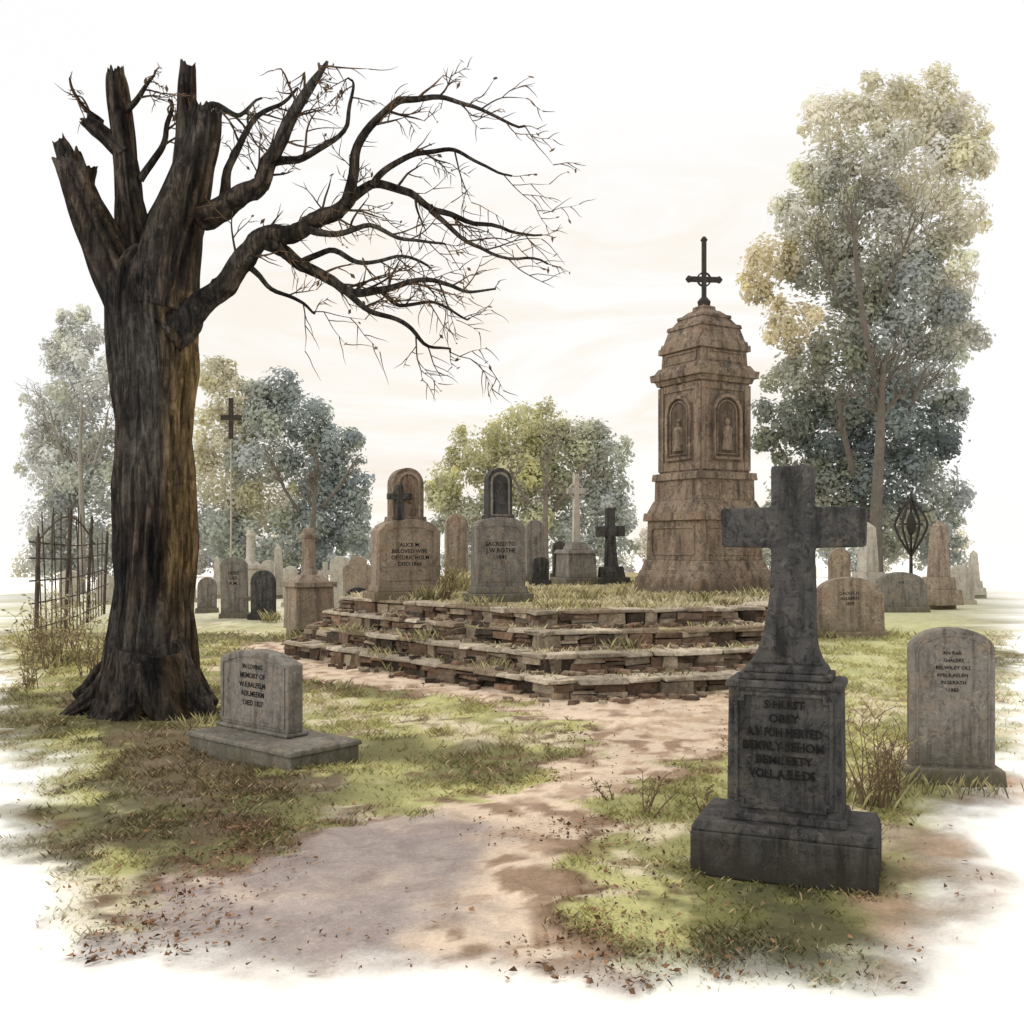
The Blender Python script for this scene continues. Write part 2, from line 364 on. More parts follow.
# ================= GRASS
def blades(name,px,py,pz,hh,cols,wid=.008,spread=.05,mat=None,lean=.5,parent=None):
    n=len(px); ang=rng.random(n)*6.283; a2=rng.random(n)*6.283
    h=hh*(.4+1.1*rng.random(n)); ox=rng.normal(0,spread,n); oy=rng.normal(0,spread,n)
    bx,by=px+ox,py+oy; wx=np.cos(ang)*wid; wy=np.sin(ang)*wid
    lx=np.cos(a2)*h*lean; ly=np.sin(a2)*h*lean
    z=pz-.01
    v0=np.stack([bx-wx,by-wy,z],1); v1=np.stack([bx+wx,by+wy,z],1)
    v2=np.stack([bx+wx*.6+lx*.35,by+wy*.6+ly*.35,z+h*.6],1); v3=np.stack([bx+lx,by+ly,z+h],1)
    V=np.stack([v0,v1,v2,v3],1).reshape(-1,3); Q=np.arange(4*n).reshape(-1,4)
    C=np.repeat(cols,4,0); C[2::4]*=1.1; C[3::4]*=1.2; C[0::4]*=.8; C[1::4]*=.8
    return npmesh(name,V,Q,np.clip(C,0,.8),mat,parent=parent)
grm=attr_mat('grass_mat',4,(.8,1.2),trans=.35,bst=0)
n=150000
gy=3.4*(18/3.4)**rng.random(n); gx=(rng.random(n)*1.08-.54)*gy
c,ta,pa=gcol(gx,gy); cl=fbm(gx,gy,2.4,4,33); cl2=fbm(gx,gy,8,3,63)
ok=(rng.random(n)<ta**2)&(pa<.2)&(rng.random(n)<sstep(.42,.58,cl)*sstep(.36,.54,cl2)*.95+.06)&(sdf(A,gx,gy)<-.02)&(sdf(tanp,gx,gy)<.0)
gx,gy,c=gx[ok],gy[ok],c[ok]
rep=2; gx=np.repeat(gx,rep);gy=np.repeat(gy,rep);c=np.repeat(c,rep,0)
c=c*(.72+.5*rng.random((len(c),1)))*np.array([1.0,1.01,.92])
st=rng.random(len(c))<.18; c[st]=np.array([.46,.36,.21])*(.5+.7*rng.random((st.sum(),1)))
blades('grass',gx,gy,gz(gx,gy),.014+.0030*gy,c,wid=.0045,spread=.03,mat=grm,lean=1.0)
tx=[];ty=[];tz=[];hh=[]
for k in range(4):
    P=levels[k]; n=36000 if k==3 else 26000
    x=rng.uniform(-3.4,6,n); y=rng.uniform(10.2,24 if k==3 else 17,n)
    d=sdf(P,x,y); cl=fbm(x,y,1.6,4,70+k)
    if k<3: o=(d>.08)&(sdf(levels[k+1],x,y)<.03)&(cl>.49)
    else: o=(d>.06)&(cl>.46)
    tx.append(x[o]);ty.append(y[o]);tz.append(np.full(o.sum(),(k+1)*SH-.01)); hh.append(np.full(o.sum(),.065 if k==3 else .05))
tx,ty,tz,hh=map(np.concatenate,(tx,ty,tz,hh))
tc_=np.array([.48,.45,.22])*(.45+.9*rng.random((len(tx),1))); s=fbm(tx,ty,1.6,4,3); k=s>.52; tc_[k]=tc_[k]*np.array([1.3,1.2,1.6]); k=s<.43; tc_[k]=tc_[k]*np.array([.5,.45,.5])
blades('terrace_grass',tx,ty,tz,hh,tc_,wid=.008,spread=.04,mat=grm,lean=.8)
spots=[(560,600,.8,.13),(430,600,.8,.2),(447,592,.8,.3),(458,590,.8,.28),(520,596,.8,.12),(620,596,.8,.14),(660,600,.8,.13),(700,601,.8,.12),(590,598,.8,.14),(480,606,.8,.12),(760,598,.8,.14),
 (730,828,0,.08),(870,800,0,.14),(890,790,0,.13),(60,668,0,.16),(85,665,0,.2),(45,655,0,.2),(215,725,0,.1),(340,690,0,.1),(200,728,0,.1),(300,640,0,.16),(340,640,0,.16),(120,712,0,.10),(830,640,0,.16),(890,638,0,.15),(930,640,0,.15),(270,622,0,.2),(920,788,0,.08),(970,790,0,.08),(450,672,0,.10),(380,655,.2,.1),(500,668,.2,.1),(420,640,.4,.12),(620,648,.4,.12),(350,632,.4,.1),(700,690,0,.1),(400,672,0,.12)]
bx=[];by=[];bz=[];bh=[]
for (px,py,z,h) in spots:
    x,y=G(px,py,z); k=60; bx+=[x]*k;by+=[y]*k;bz+=[z]*k;bh+=[h]*k
bx,by,bz,bh=map(np.array,(bx,by,bz,bh)); cc=np.array([.38,.34,.18])*(.35+1.1*rng.random((len(bx),1)))
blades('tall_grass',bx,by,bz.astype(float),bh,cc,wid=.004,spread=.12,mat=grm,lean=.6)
n=42000; y=3.4*(14/3.4)**rng.random(n); x=(rng.random(n)*1.05-.52)*y
c,ta,pa=gcol(x,y); d=np.abs(sdf(pathp,x,y)); cl=fbm(x,y,1.5,4,55); dd_=sdf(darkp,x,y)
ok=(ta>.3)&(rng.random(n)<(np.exp(-(d/.3)**2)*.6+.06+.2*(dd_>0))*sstep(.4,.58,cl))&(sdf(A,x,y)<-.03); x,y=x[ok],y[ok]; n=len(x)
z=gz(x,y)+.008; a=rng.random(n)*6.283; s=(.006+.015*rng.random(n)**2); tl=rng.normal(0,.009,(n,4))
dirs=[(1,0),(.1,.55),(-1,.05),(-.1,-.5)]
V=np.stack([np.stack([x+s*(u*np.cos(a)-v*np.sin(a)),y+s*(u*np.sin(a)+v*np.cos(a)),z+np.abs(tl[:,i])],1) for i,(u,v) in enumerate(dirs)],1).reshape(-1,3)
C=np.array([.20,.115,.065])*(.3+1.3*rng.random((n,1))); C=np.repeat(C,4,0)
npmesh('fallen_leaves',V,np.arange(4*n).reshape(-1,4),C,attr_mat('leaf_litter_mat',20,bst=0))

# ================= STONE MATERIALS
m_dark=stone_mat('dark_granite_mat',(.038,.037,.037),(.09,.085,.08),(.010,.0095,.009),2.0,moss=(.04,.035,.025),stainamt=.8,tan=(.10,.088,.075),lich=.4)
m_grey=stone_mat('grey_stone_mat',(.14,.128,.112),(.27,.245,.21),(.055,.048,.042),2.0,moss=(.11,.10,.06),stainamt=.7,tan=(.26,.21,.16))
m_tan=stone_mat('tan_stone_mat',(.22,.175,.13),(.37,.30,.225),(.085,.062,.047),1.2,moss=(.17,.135,.08),stainamt=.7,tan=(.31,.22,.155))
m_brown=stone_mat('brown_stone_mat',(.155,.115,.082),(.29,.222,.16),(.04,.03,.023),1.0,moss=(.11,.085,.06),stainamt=.85,tan=(.23,.155,.108))
m_pale=stone_mat('pale_stone_mat',(.38,.35,.29),(.52,.475,.40),(.20,.17,.135),.8,moss=(.35,.33,.22),stainamt=.65,tan=(.48,.41,.33))  # pale tones carry painted haze for the distant stones
m_ink=stone_mat('iron_mat',(.035,.03,.028),(.07,.055,.045),(.02,.018,.016),6,mossh=.01)
m_rust,_nt,_b=newmat('inscription_mat'); _b.inputs['Roughness'].default_value=.9
_n=noise(_nt,N(_nt,'ShaderNodeTexCoord').outputs['Object'],40,5); _nt.links.new(ramp(_nt,_n,[(.35,(.004,.004,.004)),(.75,(.022,.02,.018))]),_b.inputs['Base Color'])

def inscribe(parent,lines,w,ztop,lh,y,size,x=0,mat=m_rust,bold=.012):
    for i,t in enumerate(lines):
        cu=bpy.data.curves.new('inscription','FONT'); cu.body=t; cu.size=size*random.uniform(.92,1.05); cu.align_x='CENTER'; cu.align_y='CENTER'; cu.extrude=.0015; cu.offset=size*bold
        cu.resolution_u=2; cu.materials.append(mat)
        o=bpy.data.objects.new('inscription',cu); sc.collection.objects.link(o); o.parent=parent
        o.location=(x+random.uniform(-.006,.006),y-.0012,ztop-i*lh); o.rotation_euler=(math.radians(90),0,0)
        ln=len(t)*size*.62
        if ln>w: o.scale=(w/ln,1,1)

def ring(mb,o,i,y0,y1,M=None):
    n=len(o); vs=[Vector((x,y0,z)) for x,z in o]+[Vector((x,y0,z)) for x,z in i]+[Vector((x,y1,z)) for x,z in o]+[Vector((x,y1,z)) for x,z in i]
    if M: vs=[M@v for v in vs]
    fs=[]
    for k in range(n):
        j=(k+1)%n
        fs+=[(k,j,n+j,n+k),(2*n+k,3*n+k,3*n+j,2*n+j),(k,2*n+k,2*n+j,j),(n+k,n+j,3*n+j,3*n+k)]
    mb.add(vs,fs)
def frame(mb,x0,x1,z0,z1,t,y0,y1,nt_=.03,M=None):
    def pr(x0,x1,z0,z1,c): return [(x0+c,z0),(x1-c,z0),(x1-c,z0+c),(x1,z0+c),(x1,z1-c),(x1-c,z1-c),(x1-c,z1),(x0+c,z1),(x0+c,z1-c),(x0,z1-c),(x0,z0+c),(x0+c,z0+c)]
    ring(mb,pr(x0,x1,z0,z1,nt_),pr(x0+t,x1-t,z0+t,z1-t,nt_),y0,y1,M)
# ---- foreground cross monument
cm=empty('stone_cross_monument',(1.39,5.05,0),(0,0,math.radians(-22)))
b=MB(); box(b,-.44,.44,-.26,.25,-.04,.185); box(b,-.44,.44,-.26,.25,.1851,.235,top=(.95,.92)); b.obj('base',m_dark,parent=cm,bevel=.012)
b=MB(); box(b,-.275,.275,-.165,.165,.235,.90,top=(.97,.97)); box(b,-.30,.30,-.185,.185,.235,.275,top=.96); box(b,-.285,.285,-.178,.178,.895,.93,top=.97)
b.obj('pedestal',m_dark,parent=cm,bevel=.01)
b=MB(); frame(b,-.235,.235,.30,.875,.018,-.178,-.15,.03); b.obj('panel_frame',m_dark,parent=cm,bevel=.004)
b=MB(); box(b,-.225,.225,-.14,.14,.93,.965); box(b,-.205,.205,-.125,.125,.965,1.005,top=(.9,.9)); b.obj('plinth',m_dark,parent=cm,bevel=.01)
X0=.03
half=[(.185,1.0),(.165,1.03),(.142,1.08),(.125,1.15),(.114,1.24),(.107,1.36),(.102,1.48),(.099,1.585),(.345,1.59),(.35,1.785),(.099,1.79),(.101,1.995)]
prof=[(x+X0*min(1,(z-1)*3),z) for x,z in half]+[(-x+X0*min(1,(z-1)*3),z) for x,z in half[::-1]]
b=MB(); prism(b,prof,-.09,.09); b.obj('cross',m_dark,parent=cm,bevel=.016)
inscribe(cm,["S·HUIST","OBSY","A.V FUH NERTED","BEKRLY SEHOM","BEML.EETY","VOLL.A.E.E.DS"],.40,.815,.068,-.172,.060,bold=.02)

# ---- small gravestone left
gs=empty('gravestone',(-1.814,7.56,0),(0,0,math.radians(-40)))
b=MB(); box(b,-.635,.635,-.31,.31,-.05,.125); box(b,-.655,.655,-.33,.33,.126,.165,top=(.985,.98)); b.obj('slab',m_grey,parent=gs,bevel=.012)
hx=-.23
b=MB(); T_=Matrix.Translation((hx,.05,0)); box(b,-.46,.46,-.09,.12,.165,.195,M=T_); prism(b,segarch(.88,.60,.085,.19),-.06,.08,T_); b.obj('headstone',m_grey,parent=gs,bevel=.014)
b=MB(); ring(b,segarch(.80,.53,.075,.225),segarch(.77,.50,.07,.24),-.068,-.055,T_); b.obj('border',m_grey,parent=gs)
inscribe(gs,["IN LOVING","MEMORY OF","W.E.BALFELM","RER.MEERM","DIED 1827"],.55,.66,.07,-.010,.055,x=hx)

# ---- right headstone
hs=empty('headstone',((951-512)*.0068,6.8,0),(0,0,math.radians(-10)))
b=MB(); box(b,-.33,.33,-.13,.17,-.05,.10,top=.95); prism(b,arch(.54,.96,.15,.08),-.05,.08); b.obj('stone',m_grey,parent=hs,bevel=.012)
b=MB(); ring(b,arch(.47,.88,.13,.12),arch(.445,.855,.12,.13),-.056,-.045); b.obj('border',m_grey,parent=hs)
inscribe(hs,["AN·Redi","SHALERS","BELWILEY OLL","AMILR.AELEN","IN.SERATH","1863"],.36,.87,.05,-.051,.036,bold=.0)

def stone(name,px0,px1,ytop,D,z0=0,kind='arch',mat=m_grey,rot=0,t=.16,tilt=0,text=None,base=True):
    cx=((px0+px1)/2-CX)*D/F; w_=(px1-px0)*D/F; h=zz(ytop,D)-z0
    b=MB()
    bh=.12 if base else 0
    if base: box(b,-w_/2-.03,w_/2+.03,-t/2-.07,t/2+.07,-.05,bh,top=.96)
    if kind=='arch': prism(b,arch(w_*.92,h-bh+.01,None,bh-.01),-t/2,t/2)
    elif kind=='seg': prism(b,arch(w_*.94,h-bh+.01,w_*.22,bh-.01,sh=w_*.04),-t/2,t/2)
    elif kind=='shoulder': prism(b,arch(w_*.92,h-bh+.01,w_*.26,bh-.01,sh=w_*.18),-t/2,t/2)
    elif kind=='obelisk':
        box(b,-w_/2,w_/2,-w_/2,w_/2,bh-.01,h*.22,top=.92); box(b,-w_*.36,w_*.36,-w_*.36,w_*.36,h*.22,h*.36,top=.9)
        box(b,-w_*.24,w_*.24,-w_*.24,w_*.24,h*.36,h*.93,top=.7); box(b,-w_*.168,w_*.168,-w_*.168,w_*.168,h*.93,h,top=.05)
    elif kind=='urncol':
        box(b,-w_/2,w_/2,-w_/2,w_/2,bh-.01,h*.45,top=.95); box(b,-w_*.55,w_*.55,-w_*.55,w_*.55,h*.45,h*.5); box(b,-w_*.42,w_*.42,-w_*.42,w_*.42,h*.5,h*.56,top=.6)
        tube(b,[(0,0,h*.55),(0,0,h*.62),(0,0,h*.93),(0,0,h)],[w_*.24,w_*.18,w_*.17,w_*.13],14,sub=2)
        tube(b,[(0,0,h*.9),(0,0,h*.93),(0,0,h*.95)],[w_*.2,w_*.22,w_*.2],14,sub=1)
    elif kind=='cross':
        box(b,-w_*.4,w_*.4,-w_*.3,w_*.3,bh-.01,h*.22,top=.85)
        s=w_*.13; prism(b,[(-s*1.5,h*.21),(s*1.5,h*.21),(s,h*.62),(w_*.45,h*.62),(w_*.45,h*.76),(s,h*.76),(s,h),(-s,h),(-s,h*.76),(-w_*.45,h*.76),(-w_*.45,h*.62),(-s,h*.62)],-t/3,t/3)
    o=b.obj(name,mat,bevel=.012,loc=(cx,D,z0),rot=(math.radians(tilt),math.radians(random.uniform(-1.8,1.8)),math.radians(rot)))
    if text: inscribe(o,text,w_*.7,h*.74,h*.085,-t/2,h*.075)
    return o
stone('gravestone',197,217,577,23.5,kind='arch',mat=m_grey,rot=12)
stone('gravestone',221,249,557,21.8,kind='seg',mat=m_grey,rot=8,text=["HERE","LIES","R.M."])
stone('gravestone',250,277,570,21.5,kind='arch',mat=m_dark,rot=-15,tilt=3)
stone('gravestone',238,262,530,29,kind='urncol',mat=m_pale,rot=20)
stone('pedestal_column',289,329,528,17.9,kind='urncol',mat=m_tan,rot=30)
stone('gravestone',330,352,556,25,kind='arch',mat=m_pale)
stone('gravestone',343,375,556,22.5,kind='shoulder',mat=m_tan)
stone('gravestone',343,374,587,19.5,kind='arch',mat=m_dark,rot=10)
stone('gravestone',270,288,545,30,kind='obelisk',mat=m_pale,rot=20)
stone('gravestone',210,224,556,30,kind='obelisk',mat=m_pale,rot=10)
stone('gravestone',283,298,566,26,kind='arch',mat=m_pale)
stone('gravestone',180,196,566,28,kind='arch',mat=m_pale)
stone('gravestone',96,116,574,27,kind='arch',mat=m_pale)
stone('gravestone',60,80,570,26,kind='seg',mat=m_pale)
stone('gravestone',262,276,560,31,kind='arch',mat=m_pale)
stone('gravestone',318,334,562,31,kind='cross',mat=m_pale,t=.4)
def tallstone(px0,px1,ytop,ysh,D,mat,mat2,rot,cross=False,text=None):
    w_=(px1-px0)*D/F*.9; cx=((px0+px1)/2-CX)*D/F; z0=.8; e=empty('pedestal_gravestone',(cx,D,z0),(0,0,math.radians(rot)))
    hs_=zz(ysh,D)-z0; h=zz(ytop,D)-z0; d=.44 if cross else .34
    b=MB(); box(b,-w_/2-.1,w_/2+.1,-d/2-.1,d/2+.1,-.04,.10); box(b,-w_/2-.04,w_/2+.04,-d/2-.04,d/2+.04,.10,.2,top=.95); b.obj('plinth',mat,parent=e,bevel=.012)
    b=MB(); prism(b,arch(w_,hs_-.18,w_*.15,.19,sh=w_*.05),-d/2,d/2); b.obj('body',mat,parent=e,bevel=.012)
    b=MB(); ring(b,arch(w_*.84,hs_-.36,w_*.12,.27),arch(w_*.79,hs_-.40,w_*.11,.29),-d/2-.012,-d/2+.01); b.obj('border',mat,parent=e)
    aw=w_*.5; b=MB(); box(b,-aw*.6,aw*.6,-d*.42,d*.42,hs_-.08,hs_+.05,top=.95); prism(b,arch(aw,h-hs_+.04,aw/2,hs_-.03),-d*.35,d*.35); b.obj('arched_top',mat2,parent=e,bevel=.012)
    b=MB(); ring(b,arch(aw*.78,h-hs_-.08,aw*.39,hs_+.03),arch(aw*.62,h-hs_-.14,aw*.31,hs_+.05),-d*.35-.02,-d*.35+.01); b.obj('arched_border',mat,parent=e)
    if cross:
        b=MB(); x=-w_*.16; s=.045; zb=hs_-.0
        prism(b,[(x-s*1.3,zb),(x+s*1.3,zb),(x+s,zb+.30),(x+.19,zb+.30),(x+.19,zb+.39),(x+s,zb+.39),(x+s,zb+.52),(x-s,zb+.52),(x-s,zb+.39),(x-.19,zb+.39),(x-.19,zb+.30),(x-s,zb+.30)],-d/2-.02,-d/2+.07); b.obj('small_cross',m_dark,parent=e,bevel=.008)
    if text: inscribe(e,text,w_*.66,hs_-.38,.095,-d/2,.085)
tallstone(370,441,469,520,15.2,m_tan,m_brown,24,True,["ALICE M.","BELOVED WIFE","OF EDRIC HOLM","DIED 1866"])
tallstone(470,526,469,518,14.6,m_grey,m_dark,16,False,["SACRED TO","J.W.ROTHE","1841"])
stone('gravestone',444,468,514,20.5,.8,'arch',m_tan,10,.3)
stone('gravestone',525,545,520,22.5,.8,'arch',m_grey,10,.25)
stone('gravestone',531,549,557,19.5,.8,'seg',m_dark,10)
stone('stone_cross',596,627,508,21.0,.8,'cross',m_dark,10,.35)
D=21; e=empty('celtic_cross',((576-512)*.021,D,.8),(0,0,math.radians(22)))
b=MB(); box(b,-.42,.42,-.42,.42,-.04,.12); box(b,-.33,.33,-.33,.33,.12,.62,top=.94); box(b,-.36,.36,-.36,.36,.62,.7,top=.9); box(b,-.22,.22,-.22,.22,.7,.86,top=.7); b.obj('pedestal',m_grey,parent=e,bevel=.012)
b=MB(); h=zz(474,D)-.8; s=.055
prism(b,[(-s*1.5,.85),(s*1.5,.85),(s,h-.42),(.2,h-.42),(.2,h-.3),(s,h-.3),(s,h),(-s,h),(-s,h-.3),(-.2,h-.3),(-.2,h-.42),(-s,h-.42)],-.05,.05)
ci=lambda r:[(r*math.cos(a*math.pi/12),h-.36+r*math.sin(a*math.pi/12)) for a in range(24)]
ring(b,ci(.17),ci(.13),-.035,.035); b.obj('cross',m_pale,parent=e,bevel=.006)
stone('gravestone',552,566,541,24,.8,'arch',m_dark,10)
stone('gravestone',814,884,577,17.2,0,'seg',m_tan,-6,.3,text=["GROGE H.","AELBERN","1858"])
stone('gravestone',875,926,572,24,0,'seg',m_grey,-10,.35,text=["W.B."])
stone('gravestone',829,851,548,23,0,'arch',m_tan,-10,.3)
stone('obelisk',852,884,522,29,0,'obelisk',m_pale,20)
stone('obelisk',922,955,520,25,0,'obelisk',m_tan,20)
stone('gravestone',946,974,565,27,0,'arch',m_pale,-10)
stone('gravestone',798,816,560,27,0,'arch',m_pale,-10)
stone('gravestone',966,984,550,30,0,'obelisk',m_pale,-10)
D=26; e=empty('iron_lantern_post',((911-512)*.026,D,0)); z=lambda p:zz(p,D)
b=MB(); tube(b,[(0,0,0),(0,0,z(556))],[.06,.045],8,sub=1)
for s in(-1,1):
    for sy in (-.5,.5): tube(b,[(0,0,z(556)),(s*.2,sy*.3,z(540)),(s*.32,sy*.5,z(524)),(s*.16,sy*.26,z(508)),(0,0,z(497))],[.03,.03,.03,.03,.02],6,sub=5)
tube(b,[(0,0,z(556)),(0,0,z(497)),(0,0,z(491))],[.03,.03,.01],6,sub=2)
tube(b,[(-.3,0,z(524)),(.3,0,z(524))],[.025,.025],6,sub=1); tube(b,[(0,-.2,z(524)),(0,.2,z(524))],[.025,.025],6,sub=1)
tube(b,[(0,0,z(535)),(0,0,z(528)),(0,0,z(520)),(0,0,z(514))],[.05,.12,.12,.04],8,sub=2); b.obj('lantern',m_ink,parent=e,smooth=True)
D=24; e=empty('cross_on_pole',((231-512)*.024,D,0)); z=lambda p:zz(p,D)
b=MB(); tube(b,[(0,0,0),(0,0,z(438))],[.03,.014],8,sub=1); b.obj('pole',m_pale,parent=e)
b=MB(); box(b,-.055,.055,-.03,.03,z(439),z(398)); box(b,-.25,-.056,-.028,.028,z(420),z(415)); box(b,.056,.25,-.028,.028,z(420),z(415)); b.obj('cross',m_ink,parent=e,bevel=.008)

# ================= MAIN MONUMENT
D=17.5; mo=empty('stone_monument',((704-512)*D/F,D,.8),(0,0,math.radians(31))); mz=lambda p:zz(p,D)-.8; kw=.01225
def stack(lst,name,mat=m_brown,bev=.012):
    b=MB()
    for (p0,p1,w0,w1) in lst: box(b,-w0*kw/2,w0*kw/2,-w0*kw/2,w0*kw/2,mz(p0)-(.002 if p0!=592 else .05),mz(p1),top=w1/w0)
    return b.obj(name,mat,parent=mo,bevel=bev)
stack([(592,577,142,140),(577,570,136,130),(570,560,128,120)],'base_steps')
stack([(560,521,116,114),(521,513,124,122),(513,501,116,102)],'plinth')
stack([(501,481,100,99),(481,474,106,104)],'lower_moulding')
stack([(474,386,90,89)],'shaft')
stack([(386,381,95,100),(381,374,108,110),(374,368,102,92),(368,354,86,84),(354,348,93,92)],'cornice')
stack([(348,344,88,86),(344,331,82,72),(331,327,76,74)],'attic')
stack([(327,320,66,52),(320,317,55,54),(317,312,48,32),(312,309,26,22),(309,307,24,22),(307,304,16,10)],'stepped_cap',bev=.008)
fr=MB(); pan=MB(); s=90*kw/2
for k in range(4):
    M=Matrix.Rotation(k*math.pi/2,4,'Z')
    for sx in(-1,1): box(fr,sx*(s-.075)-.07,sx*(s-.075)+.07,-s-.03,-s+.02,mz(472),mz(388),M=M)
    box(fr,-s+.15,s-.15,-s-.025,-s+.02,mz(472),mz(464),M=M); box(fr,-s+.15,s-.15,-s-.025,-s+.02,mz(394),mz(388),M=M)
    z0=mz(462); h=mz(398)-z0
    ring(fr,arch(.66,h,.33,z0),arch(.54,h-.11,.27,z0+.05),-s-.06,-s+.01,M)
    ring(fr,arch(.46,h-.19,.23,z0+.09),arch(.41,h-.24,.205,z0+.115),-s-.035,-s+.01,M)
    prism(pan,arch(.535,h-.115,.2675,z0+.052),-s-.012,-s+.01,M)
    f=MB(); tube(f,[(0,-s-.01,z0+.16),(0,-s-.02,z0+.35),(0,-s-.02,z0+.52),(0,-s-.01,z0+.58)],[.12,.085,.10,.03],10,sub=3); tube(f,[(0,-s-.02,z0+.59),(0,-s-.025,z0+.65),(0,-s-.02,z0+.71)],[.03,.055,.02],10,sub=3)
    fr.add([M@Vector(v) for v in f.v],f.f)
    sp_=115*kw/2; frame(fr,-sp_+.14,sp_-.14,mz(555),mz(527),.03,-sp_-.02,-sp_+.03,.02,M)
    sa=85*kw/2; frame(fr,-sa+.12,sa-.12,mz(366),mz(356),.025,-sa-.02,-sa+.03,.01,M)
fr.obj('carved_trim',m_brown,parent=mo,bevel=.006)
pan.obj('niche_panels',stone_mat('niche_shade_mat',(.085,.062,.045),(.15,.11,.08),(.04,.03,.023),1.2,mossh=.01),parent=mo)  # flat panels, darker colour paints in the shade of a recess
b=MB(); t=.035
M=Matrix.Rotation(math.radians(-25),4,'Z')
box(b,-t,t,-t,t,mz(305),mz(240),M=M); box(b,-.27,-t-.001,-t*.9,t*.9,mz(282),mz(277),M=M); box(b,t+.001,.27,-t*.9,t*.9,mz(282),mz(277),M=M)
for (cx_,cz_) in((-.27,mz(279.5)),(.27,mz(279.5)),(0,mz(240))):
    tube(b,[M@Vector((cx_,0,cz_-.06)),M@Vector((cx_,0,cz_)),M@Vector((cx_,0,cz_+.06))],[.02,.065,.02],8,sub=3)
c4=lambda r:[(r*math.cos(a*math.pi/10),mz(279.5)+r*math.sin(a*math.pi/10)) for a in range(20)]
ring(b,c4(.13),c4(.105),-.02,.02,M)
tube(b,[(0,0,mz(307)),(0,0,mz(302)),(0,0,mz(297))],[.1,.12,.04],10,sub=3)
b.obj('iron_cross',m_ink,parent=mo)

# ================= IRON FENCE with arched gate top
fe=empty('iron_fence'); b=MB(); ic=(.07,.055,.045)
p0=Vector((*G(36,650),0)); p1=Vector((*G(104,614),0)); nb=19
for i in range(nb):
    t=i/(nb-1); p=p0.lerp(p1,t); h=(1.75+.5*math.sin(math.pi*min(1,t*1.25)))*random.uniform(.93,1.04); l=Vector((random.uniform(-.10,.10),0,0))
    r=.012 if i%6 else .034
    tube(b,[p,p+l*.4+Vector((0,0,h*.5)),p+l+Vector((0,0,h)),p+l+Vector((0,0,h+.12))],[r,r,r,.005],6,sub=2,col=ic)
for zz_ in(.3,.7,1.05,1.4,1.65):
    tube(b,[p0+Vector((-.1,0,zz_)),p0.lerp(p1,.5)+Vector((0,0,zz_-.06)),p1+Vector((.1,0,zz_))],[.013,.013,.013],6,sub=3,col=ic)
tube(b,[p0.lerp(p1,t)+Vector((0,0,1.62+.5*math.sin(math.pi*min(1,t*1.25)))) for t in (0,.1,.2,.3,.4,.5,.6,.7,.8)],[.016]*9,6,sub=3,col=ic)
b.obj('bars',attr_mat('rusty_iron_mat',12,(.5,1.6)),parent=fe)

# ================= BIG BARE TREE
bark=attr_mat('bark_mat',5,(.5,1.3),bst=1.0,bd=.04,second=(22,.6),stretch=True)
tb=MB(); DT=9.7; PX=DT/F
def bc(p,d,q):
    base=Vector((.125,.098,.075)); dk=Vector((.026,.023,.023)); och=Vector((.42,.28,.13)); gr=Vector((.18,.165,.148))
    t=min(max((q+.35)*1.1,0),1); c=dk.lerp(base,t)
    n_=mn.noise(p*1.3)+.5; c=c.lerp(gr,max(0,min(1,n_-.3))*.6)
    k=max(0,d.x*.95-d.y*.25-.62)*2.6*(1 if p.z<4.0 else .3)*min(1,max(0,mn.noise(p*1.1+Vector((3,3,3)))+.8)); c=c.lerp(och,min(k,.85)*min(1,t+.35))  # ochre right side: sunlit trunk edge painted into the bark colour
    k=max(0,-d.x-.1)*.6; c=c.lerp(dk,k)  # darker left side: shade painted into the bark colour
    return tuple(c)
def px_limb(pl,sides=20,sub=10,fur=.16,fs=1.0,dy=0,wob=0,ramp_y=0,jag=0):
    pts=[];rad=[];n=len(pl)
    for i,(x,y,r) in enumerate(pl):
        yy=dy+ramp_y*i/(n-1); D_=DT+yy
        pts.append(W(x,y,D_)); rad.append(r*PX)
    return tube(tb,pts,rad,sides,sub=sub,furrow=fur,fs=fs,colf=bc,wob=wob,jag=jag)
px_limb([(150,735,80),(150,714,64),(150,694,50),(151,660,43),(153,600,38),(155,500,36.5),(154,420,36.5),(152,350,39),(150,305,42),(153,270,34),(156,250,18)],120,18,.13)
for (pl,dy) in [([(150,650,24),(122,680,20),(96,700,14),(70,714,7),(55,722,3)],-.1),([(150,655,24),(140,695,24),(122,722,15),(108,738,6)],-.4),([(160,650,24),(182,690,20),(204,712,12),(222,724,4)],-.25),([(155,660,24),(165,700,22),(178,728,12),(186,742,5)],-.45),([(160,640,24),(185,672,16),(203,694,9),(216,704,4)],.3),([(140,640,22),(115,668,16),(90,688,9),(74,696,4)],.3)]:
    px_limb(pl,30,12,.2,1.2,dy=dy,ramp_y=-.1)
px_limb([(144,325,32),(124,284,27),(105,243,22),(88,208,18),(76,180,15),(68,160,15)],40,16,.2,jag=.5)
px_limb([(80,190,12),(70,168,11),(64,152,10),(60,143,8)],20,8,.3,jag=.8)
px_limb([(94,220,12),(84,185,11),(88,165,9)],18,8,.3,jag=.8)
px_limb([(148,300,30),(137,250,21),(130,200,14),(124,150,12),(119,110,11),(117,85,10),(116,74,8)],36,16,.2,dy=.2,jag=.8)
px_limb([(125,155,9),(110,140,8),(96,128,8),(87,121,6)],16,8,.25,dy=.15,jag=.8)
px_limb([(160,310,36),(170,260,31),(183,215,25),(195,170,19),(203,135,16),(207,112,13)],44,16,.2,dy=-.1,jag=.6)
px_limb([(178,225,15),(182,180,12),(185,130,10),(187,90,9),(188,66,8)],26,14,.2,dy=.2,jag=.9)
